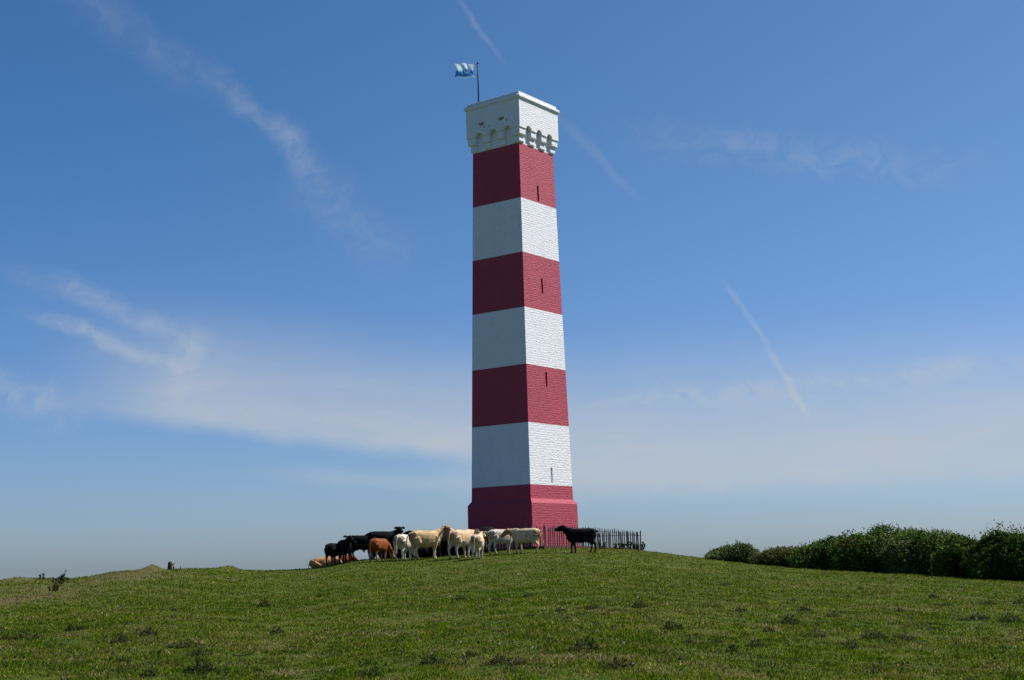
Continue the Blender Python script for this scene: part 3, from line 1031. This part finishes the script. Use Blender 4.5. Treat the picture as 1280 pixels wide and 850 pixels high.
def bush(name, label, cat, px0, px1, tops, y, depth, tones, nleaf, leaf, seed, base_py, gaps=0.0, sprays=0):
    """tops: list of (px, py) of the crown line; the bush stands at depth y and is 'depth' metres thick"""
    rg = np.random.default_rng(seed)
    xs = np.array([px_dir(p[0], p[1])[0] * y for p in tops]); zs = np.array([px_dir(p[0], p[1])[1] * y for p in tops])
    xc = (xs[0] + xs[-1]) / 2
    zc = gz(xc, y)
    root = tag(empty(name, (xc, y, zc)), label, cat)
    # points in the volume under the crown line; the outline is thick at the base, rounded to the crown
    n = int(nleaf * 1.8)
    x = rg.uniform(xs[0], xs[-1], n * 3)
    yy = rg.uniform(-1, 1, n * 3)
    top = np.interp(x, xs, zs)
    zg = ground_z(x, y + yy * depth)
    prof = np.clip(1 - yy ** 2, 0, 1) ** 0.28
    Ht = (top - zg) * prof
    h = rg.uniform(0, 1, n * 3) ** 0.75
    sk = rg.uniform(0, 1, n * 3) < .14          # skirt of leaves down to the turf
    h = np.where(sk, rg.uniform(-.06, .2, n * 3), h); yy = np.where(sk, rg.uniform(-.97, -.5, n * 3), yy)
    # keep leaves mostly near the shell, in clumps
    cl_ = vnoise(x * 1.0 + seed * 13, (zg + h * Ht) * 1.0 + yy * depth * 1.1, 1.7, seed) * .6 + vnoise(x + seed, (zg + h * Ht) + yy * depth, 4.2, seed + 3) * .4
    shell = np.maximum(h, np.abs(yy))
    keep = (Ht > 0.12) & (sk | (rg.uniform(0, 1, n * 3) < np.clip(cl_ * 1.9 + .12 - gaps * 1.6, 0.08, 1) * (0.35 + .65 * shell ** 2)))
    bump = (cl_ - .5) * 0.55
    ix = np.where(keep)[0][:n]
    hh = h[ix] * np.clip(1 + bump[ix] * (h[ix] > .6), .5, 1.03)
    pts = np.stack([x[ix] - xc, yy[ix] * depth, zg[ix] + hh * Ht[ix] - zc], 1)
    pts += rg.normal(0, .04, pts.shape)
    m = len(pts)
    dr = unit(m, rg); dr[:, 2] = np.abs(dr[:, 2]) * .7 - .1; dr[:, 1] -= .15
    dr /= np.linalg.norm(dr, axis=1)[:, None]
    nm = unit(m, rg) + np.array([0, -.25, .9]); nm /= np.linalg.norm(nm, axis=1)[:, None]
    ln = rg.uniform(.7, 1.35, m) * leaf; wd = ln * rg.uniform(.5, .75, m)
    v, f = leaf_quads(pts, dr, nm, ln, wd)
    tn = np.array(tones)
    kind = vnoise(pts[:, 0] + seed * 3, pts[:, 2] * 1.3 + pts[:, 1], 0.9, seed + 9) + rg.normal(0, .18, m)
    ti = np.clip((kind * len(tones)).astype(int), 0, len(tones) - 1)
    tone = tn[ti] * rg.uniform(.4, 1.6, (m, 1))
    V1, F1, T1 = v, f, np.repeat(tone, 4, 0)
    V2 = None
    # stems and twigs showing at the crown line
    bm = bmesh.new()
    for _ in range(max(5, int((xs[-1] - xs[0]) * 2.2)) + sprays):
        x0 = rg.uniform(xs[0] * .93 + xs[-1] * .07, xs[-1] * .93 + xs[0] * .07); x1 = x0 + rg.uniform(-.5, .5)
        x1 = min(max(x1, xs[0]), xs[-1])
        y0 = rg.uniform(-.5, .3) * depth
        g = gz(x0, y + y0); tz = np.interp(x1, xs, zs)
        k1 = rg.uniform(.75, 1.02)
        pm = ((x0 * .6 + x1 * .4) - xc, y0 * .8, g + (tz - g) * .5 * k1 - zc)
        tube_bm(bm, [(x0 - xc, y0, g - .1 - zc), pm, (x1 - xc, y0 * .6, g + (tz - g) * k1 - zc)], [.035, .024, .008], 5)
    link('stem', bm_mesh(bm, 'stem'), M['stem'], root)
    # leafy sprays poking out of the crown
    if sprays:
        P, D = [], []
        for _ in range(sprays):
            x0 = rg.uniform(xs[0], xs[-1]); tz = np.interp(x0, xs, zs)
            L = rg.uniform(.08, .34) * (2.0 if sprays > 60 else 1.0); dxx = rg.uniform(-.5, .6)
            for t in np.linspace(0, 1, 9):
                P.append((x0 - xc + dxx * L * t, rg.uniform(-.3, .1) * depth, tz - .1 + L * t - zc)); D.append((rg.normal() * .8, rg.normal() * .6, .5))
        P, D = np.array(P), np.array(D); D /= np.linalg.norm(D, axis=1)[:, None]
        mm = len(P)
        v, f = leaf_quads(P, D, unit(mm, rg), rg.uniform(.6, 1.1, mm) * leaf, rg.uniform(.35, .6, mm) * leaf)
        V2, F2, T2 = v, f, np.repeat(tn[rg.integers(0, len(tn), mm)] * rg.uniform(.6, 1.2, (mm, 1)), 4, 0)
    if V2 is not None:
        V1, F1, T1 = np.concatenate([V1, V2]), np.concatenate([F1, F2 + len(V1)]), np.concatenate([T1, T2])
    link('foliage', mesh_np('foliage', V1, F1, T1), M['leaf'], root)
    return root


G_GREY = [(0.041, 0.066, 0.016), (0.072, 0.112, 0.028), (0.109, 0.154, 0.05), (0.157, 0.194, 0.082)]
G_DARK = [(0.019, 0.04, 0.006), (0.039, 0.078, 0.013), (0.065, 0.121, 0.018), (0.102, 0.173, 0.027)]
G_MID = [(0.027, 0.052, 0.01), (0.055, 0.1, 0.017), (0.093, 0.157, 0.027), (0.13, 0.205, 0.053)]
G_BROWN = [(0.035, 0.043, 0.012), (0.074, 0.076, 0.021), (0.132, 0.104, 0.038), (0.077, 0.123, 0.024)]
BUSH = 'shrub'
bush('grey_green_shrub', 'small rounded grey green shrub with sky gaps at the left end of the thicket', BUSH, 882, 948,
     [(880, 698), (888, 690), (900, 686), (915, 680), (926, 678.5), (938, 682), (947, 690), (953, 697)], 71.5, .9, G_GREY, 5200, .10, 1, 704, gaps=.22, sprays=14)
bush('bramble_patch', 'low bramble patch with dry brown sprays beside the small grey green shrub', 'bramble', 940, 1010,
     [(938, 700), (950, 692), (962, 687), (975, 684.5), (990, 685), (1003, 684), (1016, 686), (1024, 698)], 70, .9, G_BROWN, 6500, .10, 2, 708, sprays=26)
bush('thicket_shrub', 'dark green shrub rising from the bramble patch to the top of the mound', BUSH, 995, 1075,
     [(986, 700), (998, 687), (1007, 684), (1018, 679), (1035, 672), (1052, 669), (1066, 668), (1080, 670), (1098, 690)], 68.5, 1.2, G_DARK, 13000, .11, 3, 712, sprays=20)
bush('hawthorn_shrub', 'tallest shrub of the thicket with a brownish leafy top', BUSH, 1050, 1150,
     [(1034, 690), (1052, 670), (1072, 666), (1090, 661), (1105, 658.5), (1120, 660), (1133, 661.5), (1150, 665), (1168, 672), (1180, 695)], 67, 1.5, G_BROWN[1:] + G_DARK[1:] + G_MID, 17000, .11, 4, 717, sprays=34)
bush('willow_shrub', 'paler grey green shrub in the middle of the long thicket', BUSH, 1120, 1200,
     [(1104, 690), (1122, 668), (1140, 666), (1160, 663.5), (1178, 665), (1196, 668), (1212, 673), (1228, 698)], 64.5, 1.3, G_MID[1:] + G_GREY, 15000, .11, 5, 721, sprays=24)
bush('blackthorn_shrub', 'dark shrub in the dip before the right hand end of the thicket', BUSH, 1190, 1250,
     [(1172, 690), (1190, 670), (1206, 669), (1220, 676), (1236, 678), (1254, 676), (1272, 696)], 61.5, 1.2, G_DARK, 12000, .11, 6, 724, sprays=18)
bush('elder_tree', 'dark loose topped small tree at the right edge of the picture', 'tree', 1215, 1300,
     [(1206, 706), (1218, 682), (1228, 677), (1240, 667), (1255, 667), (1268, 667), (1282, 670), (1300, 670), (1320, 674), (1335, 700)], 59.5, 1.5, G_DARK, 19000, .12, 7, 727, gaps=.06, sprays=70)
bush('far_hedge_shrub', 'broad dark shrub continuing the thicket beyond the frame edge', BUSH, 1300, 1420,
     [(1296, 712), (1312, 676), (1340, 664), (1372, 668), (1400, 672), (1424, 716)], 57.5, 1.6, G_DARK, 6000, .12, 8, 730)


def weed_mesh(seed, n, r, tones, upright=0.35):
    rg = np.random.default_rng(seed)
    ang = rg.uniform(0, 2 * math.pi, n)
    rr = r * rg.uniform(0, 1, n) ** .7
    p = np.stack([np.cos(ang) * rr * 1.3, np.sin(ang) * rr, rg.uniform(0, .13, n) * (1.2 - rr / r)], 1)
    d = np.stack([np.cos(ang) + rg.normal(0, .5, n), np.sin(ang) + rg.normal(0, .5, n), rg.uniform(.1, 1.2, n) * upright * 2], 1)
    d /= np.linalg.norm(d, axis=1)[:, None]
    nm = unit(n, rg) * .5 + np.array([0, 0, 1]); nm /= np.linalg.norm(nm, axis=1)[:, None]
    ln = rg.uniform(.5, 1.3, n) * .055; wd = ln * rg.uniform(.3, .55, n)
    v, f = leaf_quads(p, d, nm, ln, wd)
    tn = np.array(tones)[np.minimum(rg.integers(0, len(tones), n), rg.integers(0, len(tones) + 1, n))] * rg.uniform(.6, 1.4, (n, 1))
    return mesh_np('weed_clump', v, f, np.repeat(tn, 4, 0))


WD = [(.016, .026, .008), (.026, .042, .010), (.045, .060, .016), (.085, .060, .034), (.18, .17, .11)]
WMESH = [weed_mesh(40 + i, 260 + 20 * i, .14 + .02 * i, WD, .3 + .1 * (i % 3)) for i in range(5)]
for m_ in WMESH:
    m_.materials.append(M['leaf'])


def hit(px, py):
    a, s = px_dir(px, py)
    ys = np.linspace(8, 80, 1500)
    below = np.where(ground_z(a * ys, ys) > s * ys)[0]
    y = ys[below[0]] if len(below) else 70.0
    return a * y, y


WEEDS = [(992, 751), (1005, 764), (987, 781), (1017, 797), (895, 804), (860, 805), (945, 809), (915, 815), (1082, 793), (1093, 799), (1064, 812), (1125, 765), (1222, 775), (1262, 778), (1235, 756),
         (1167, 748), (1060, 747), (732, 814), (647, 831), (770, 837), (1095, 841), (700, 765), (661, 746), (905, 732), (742, 762), (800, 760), (925, 765), (1075, 737), (1205, 776),
         (402, 745), (295, 776), (345, 793), (150, 804), (305, 820), (250, 820), (152, 828), (250, 841), (7, 800), (32, 799), (230, 810), (540, 831), (587, 822), (625, 831), (575, 750), (622, 751),
         (75, 767), (185, 795), (217, 764), (432, 762), (460, 846), (187, 846), (92, 789), (330, 759), (1130, 800), (1180, 758), (1275, 755), (840, 788), (960, 790), (1040, 772)]
rw = random.Random(8)
for i, (px, py) in enumerate(WEEDS):
    x, y = hit(px, py)
    o = link('weed_clump', WMESH[i % 5])
    o.location = (x, y, gz(x, y)); s = rw.uniform(.38, .95)
    o.rotation_euler = (0, 0, rw.uniform(0, 6.28)); o.scale = (s * 1.15, s, s * rw.uniform(.9, 1.7))
    tag(o, 'dark low weed clump growing in the grazed pasture', 'weed', 'dark weed clumps in the pasture')


# thistles: several stems with narrow leaves
def thistle(name, label, px, y, stems, seed, cat='thistle', leaf=.10, group=None):
    rg = np.random.default_rng(seed)
    x0 = at_px(px, y, 722); z0 = gz(x0, y)
    root = tag(empty(name, (x0, y, z0)), label, cat, group)
    bm = bmesh.new(); P, D, N = [], [], []
    for (dx_, tx_, tz_) in stems:
        pts = [(dx_, 0, -.08), (dx_ + (tx_ - dx_) * .35, rg.uniform(-.05, .05), tz_ * .5), (tx_, rg.uniform(-.1, .1), tz_)]
        tube_bm(bm, pts, [.014, .011, .006], 5)
        for t in np.linspace(.15, 1, 16):
            a = Vector(pts[0]).lerp(Vector(pts[1]), t * 2) if t < .5 else Vector(pts[1]).lerp(Vector(pts[2]), t * 2 - 1)
            for _ in range(2):
                P.append(tuple(a)); th = rg.uniform(0, 6.28); D.append((math.cos(th), math.sin(th), rg.uniform(.2, 1.3)))
    link('stem', bm_mesh(bm, 'stem'), M['stem'], root)
    P, D = np.array(P), np.array(D); D /= np.linalg.norm(D, axis=1)[:, None]
    m = len(P)
    v, f = leaf_quads(P, D, unit(m, rg), rg.uniform(.5, 1.1, m) * leaf, rg.uniform(.25, .45, m) * leaf)
    tone = np.array([(.024, .036, .014), (.04, .056, .022), (.055, .068, .032)])[rg.integers(0, 3, m)]
    link('leaf', mesh_np('leaf', v, f, np.repeat(tone, 4, 0)), M['leaf'], root)


thistle('thistle', 'tall dark thistle with leaning stems on the left skyline', 72, 49.5, [(-.1, .02, .22), (0, .16, .30), (.05, .22, .30), (.1, .33, .46), (.12, .18, .28), (-.14, -.16, .2), (.16, .3, .2)], 1)
thistle('thistle', 'low dark thistle just below the tall leaning one', 67, 44.5, [(-.1, -.12, .12), (0, .05, .2), (.1, .16, .14), (.05, .1, .18)], 2)
thistle('thistle', 'short thistle on the skyline just left of the tall leaning one', 52, 50.5, [(-.05, -.02, .16), (.04, .1, .18)], 3)
thistle('thistle', 'small single stemmed thistle on the skyline right of the tall leaning one', 83, 50.0, [(0, .06, .18)], 4)
# weeds at the corner of the railing
for i, (px, y, st_, lab) in enumerate([
        (789, 71.4, [(-.3, -.34, .2), (-.15, -.1, .28), (0, .04, .24), (.12, .2, .2), (.25, .3, .16)], 'leafy weed at the right hand corner of the iron railing'),
        (802, 71.4, [(-.1, -.1, .15), (.02, .12, .28), (.06, .2, .2)], 'curling weed standing out on the skyline beyond the railing corner'),
        (776, 71.0, [(-.15, -.2, .18), (0, 0, .2), (.12, .16, .14)], 'short weed before the kerb left of the railing corner'),
        (754, 69.5, [(-.05, -.1, .17), (.08, .1, .2)], 'weed by the kerb just behind the lone black cow')]):
    thistle('tall_weed', lab, px, y, [(a_ * 1.2, b_ * 1.3, c_ * 1.4) for a_, b_, c_ in st_], 20 + i, 'weed', .17)

# post with a broken strut on the left crest
x, y = at_px(212.3, 60, 708), 60.0
post = tag(empty('old_post', (x, y, gz(x, y))), 'short dark round topped post with a pale broken strut on the left skyline', 'post')
bm = bmesh.new(); tube_bm(bm, [(0, 0, -.3), (0, 0, .1), (.01, 0, .27), (.01, 0, .335), (.01, 0, .355)], [(.10, .10), (.10, .10), (.095, .095), (.07, .07), (.02, .02)], 12); link('post', bm_mesh(bm, 'post', True), M['wood'], post)
bm = bmesh.new(); tube_bm(bm, [(.07, 0, .30), (.17, .02, .14), (.20, .02, -.1)], [.03, .035, .035], 7); link('strut', bm_mesh(bm, 'strut'), M['strut'], post)
bm = bmesh.new(); tube_bm(bm, [(.13, 0.03, -.1), (.15, .03, .16), (.19, .02, .3)], [.025, .025, .018], 6); link('splinter', bm_mesh(bm, 'splinter'), M['strut'], post)
x = at_px(225.5, 61, 710)
bm = bmesh.new(); tube_bm(bm, [(0, 0, -.1), (.01, 0, .09), (.02, 0, .15)], [.018, .016, .01], 6)
o = link('stick', bm_mesh(bm, 'stick'), M['wood']); o.location = (x, 61, gz(x, 61)); tag(o, 'thin dark stick in the turf right of the old post', 'stick')

# ------------------------------------------------------------------ grass
NB = 640000
NB2 = 240000
y = np.exp(np.concatenate([RNG.uniform(math.log(10.5), math.log(76), NB), RNG.uniform(math.log(9.0), math.log(76), NB2)]))
a2 = RNG.uniform(.44, .85, NB2) * np.where(RNG.uniform(0, 1, NB2) < .5, -1, 1)
a = np.concatenate([RNG.uniform(-.46, .46, NB), a2])
NB = NB + NB2
x = a * y
yc = np.interp(a, AT, CT)
ok = (y < yc + 6) & (RNG.uniform(0, 1, NB) > earth_amt(x, y) * .78)
tl, tl2 = (x - TX) * cR[0] + (y - TY) * cR[1], -((x - TX) * cF[0] + (y - TY) * cF[1])
ok &= ~((np.abs(tl) < 2.3) & (np.abs(tl2) < 2.3))
x, y = x[ok], y[ok]; n = len(x)
z = ground_z(x, y)
pn = vnoise(x, y, .30, 21) * .24 + vnoise(x, y, 1.3, 22) * .3 + vnoise(x, y, 4.1, 23) * .46
tuft = vnoise(x, y, 2.3, 31) * .6 + vnoise(x, y, 6.0, 32) * .4
far = (y / 14.0)
hgt = (.018 + .036 * RNG.uniform(0, 1, n) ** 1.6) * (.55 + 1.0 * np.clip((tuft - .3) * 2, 0, 1)) * far ** .12
wid = .0088 * far ** .75 * RNG.uniform(.7, 1.4, n)
th = RNG.uniform(0, 2 * math.pi, n)
lean = RNG.uniform(.1, 1.0, n)
dirx, diry = np.cos(th), np.sin(th)
ph_ = RNG.uniform(-1.2, 1.2, n)
sx, sy_ = np.cos(ph_), np.sin(ph_)
base = np.stack([x, y, z - .008], 1)
sv = np.stack([sx, sy_, np.zeros(n)], 1) * wid[:, None]
tip = base + np.stack([dirx * hgt * lean, diry * hgt * lean, hgt], 1)
v = np.stack([base - sv, base + sv, tip], 1).reshape(-1, 3)
pal = np.array([(0.0532, 0.093, 0.0046), (0.0932, 0.1518, 0.0066), (0.1258, 0.1858, 0.0092), (0.1597, 0.1937, 0.0145), (0.165, 0.1078, 0.0374), (0.242, 0.187, 0.0715), (0.363, 0.319, 0.132)])
pn = pn + straw_amt(x, y) + .16 * (vnoise(x, y, .9, 78) - .5) * vnoise(x, y, .22, 79) + .26 * (vnoise(x, y, 4.5, 77) - .5)
kq = pn + RNG.normal(0, .19, n)
kq = kq + .02
ti = np.select([kq < .33, kq < .48, kq < .62, kq < .74, kq < .86, kq < .97], [0, 1, 2, 3, 4, 5], 6)
tone = pal[ti] * RNG.uniform(.55, 1.4, (n, 1))
tag(link('grass', mesh_np('grass', v, np.arange(n * 3).reshape(-1, 3), np.repeat(tone, 3, 0)), M['blade']), 'short grazed green grass covering the hillside', 'grass', kind='stuff')

# broad leaved ground cover in small patches, dark and brownish
NC = 9000
cy = np.exp(RNG.uniform(math.log(11), math.log(66), NC)); ca = RNG.uniform(-.45, .45, NC); cx = ca * cy
cn = vnoise(cx, cy, .22, 51) * .6 + vnoise(cx, cy, .8, 52) * .4 + np.clip(ca, -.1, .3) * .5
kp = cn > .44
cx, cy = cx[kp], cy[kp]
m_per = 13
px_ = np.repeat(cx, m_per) + RNG.normal(0, .08, len(cx) * m_per); py_ = np.repeat(cy, m_per) + RNG.normal(0, .07, len(cx) * m_per)
ln0 = np.repeat(RNG.uniform(.4, 1.2, len(cx)) ** 1.3, m_per)
pz_ = ground_z(px_, py_)
n = len(px_)
d = unit(n, RNG); d[:, 2] = np.abs(d[:, 2]) * .8 + .1; d /= np.linalg.norm(d, axis=1)[:, None]
nm = unit(n, RNG) * .6 + np.array([0, 0, 1.0]); nm /= np.linalg.norm(nm, axis=1)[:, None]
ln = RNG.uniform(.5, 1.2, n) * .042 * ln0
v, f = leaf_quads(np.stack([px_, py_, pz_ + RNG.uniform(.0, .05, n)], 1), d, nm, ln, ln * RNG.uniform(.3, .6, n))
tn = np.array([(.014, .026, .008), (.022, .040, .012), (.035, .055, .02), (.075, .05, .03), (.10, .085, .05)])[np.clip((np.repeat(RNG.uniform(0, 4, len(cx)), m_per) + RNG.normal(0, .9, n)).astype(int), 0, 4)]
tag(link('ground_cover', mesh_np('ground_cover', v, f, np.repeat(tn * RNG.uniform(.7, 1.3, (n, 1)), 4, 0)), M['leaf']), 'dark leafy ground cover scattered through the grass', 'ground cover', kind='stuff')

# tiny yellow and white flowers
n = 130
fy = np.exp(RNG.uniform(math.log(11), math.log(45), n)); fa = RNG.uniform(-.42, .42, n); fx = fa * fy
fz = ground_z(fx, fy)
P = np.stack([fx, fy, fz + RNG.uniform(.03, .08, n)], 1)
s = RNG.uniform(.008, .016, n) * (fy / 14) ** .5
vv = []
for dxx, dyy, dzz in ((-1, 0, -.4), (0, -1, -.9), (1, 0, .2), (0, 1, .9)):
    vv.append(P + np.stack([dxx * s, dyy * s * .6, dzz * s], 1))
v = np.stack(vv, 1).reshape(-1, 3)
tn = np.where((RNG.uniform(0, 1, n) < .6)[:, None], np.array([[.75, .52, .03]]), np.array([[.7, .66, .52]]))
tag(link('meadow_flowers', mesh_np('meadow_flowers', v, np.arange(n * 4).reshape(-1, 4), np.repeat(tn, 4, 0)), M['blade']), 'tiny yellow and white flowers scattered in the grass', 'flowers', kind='stuff')
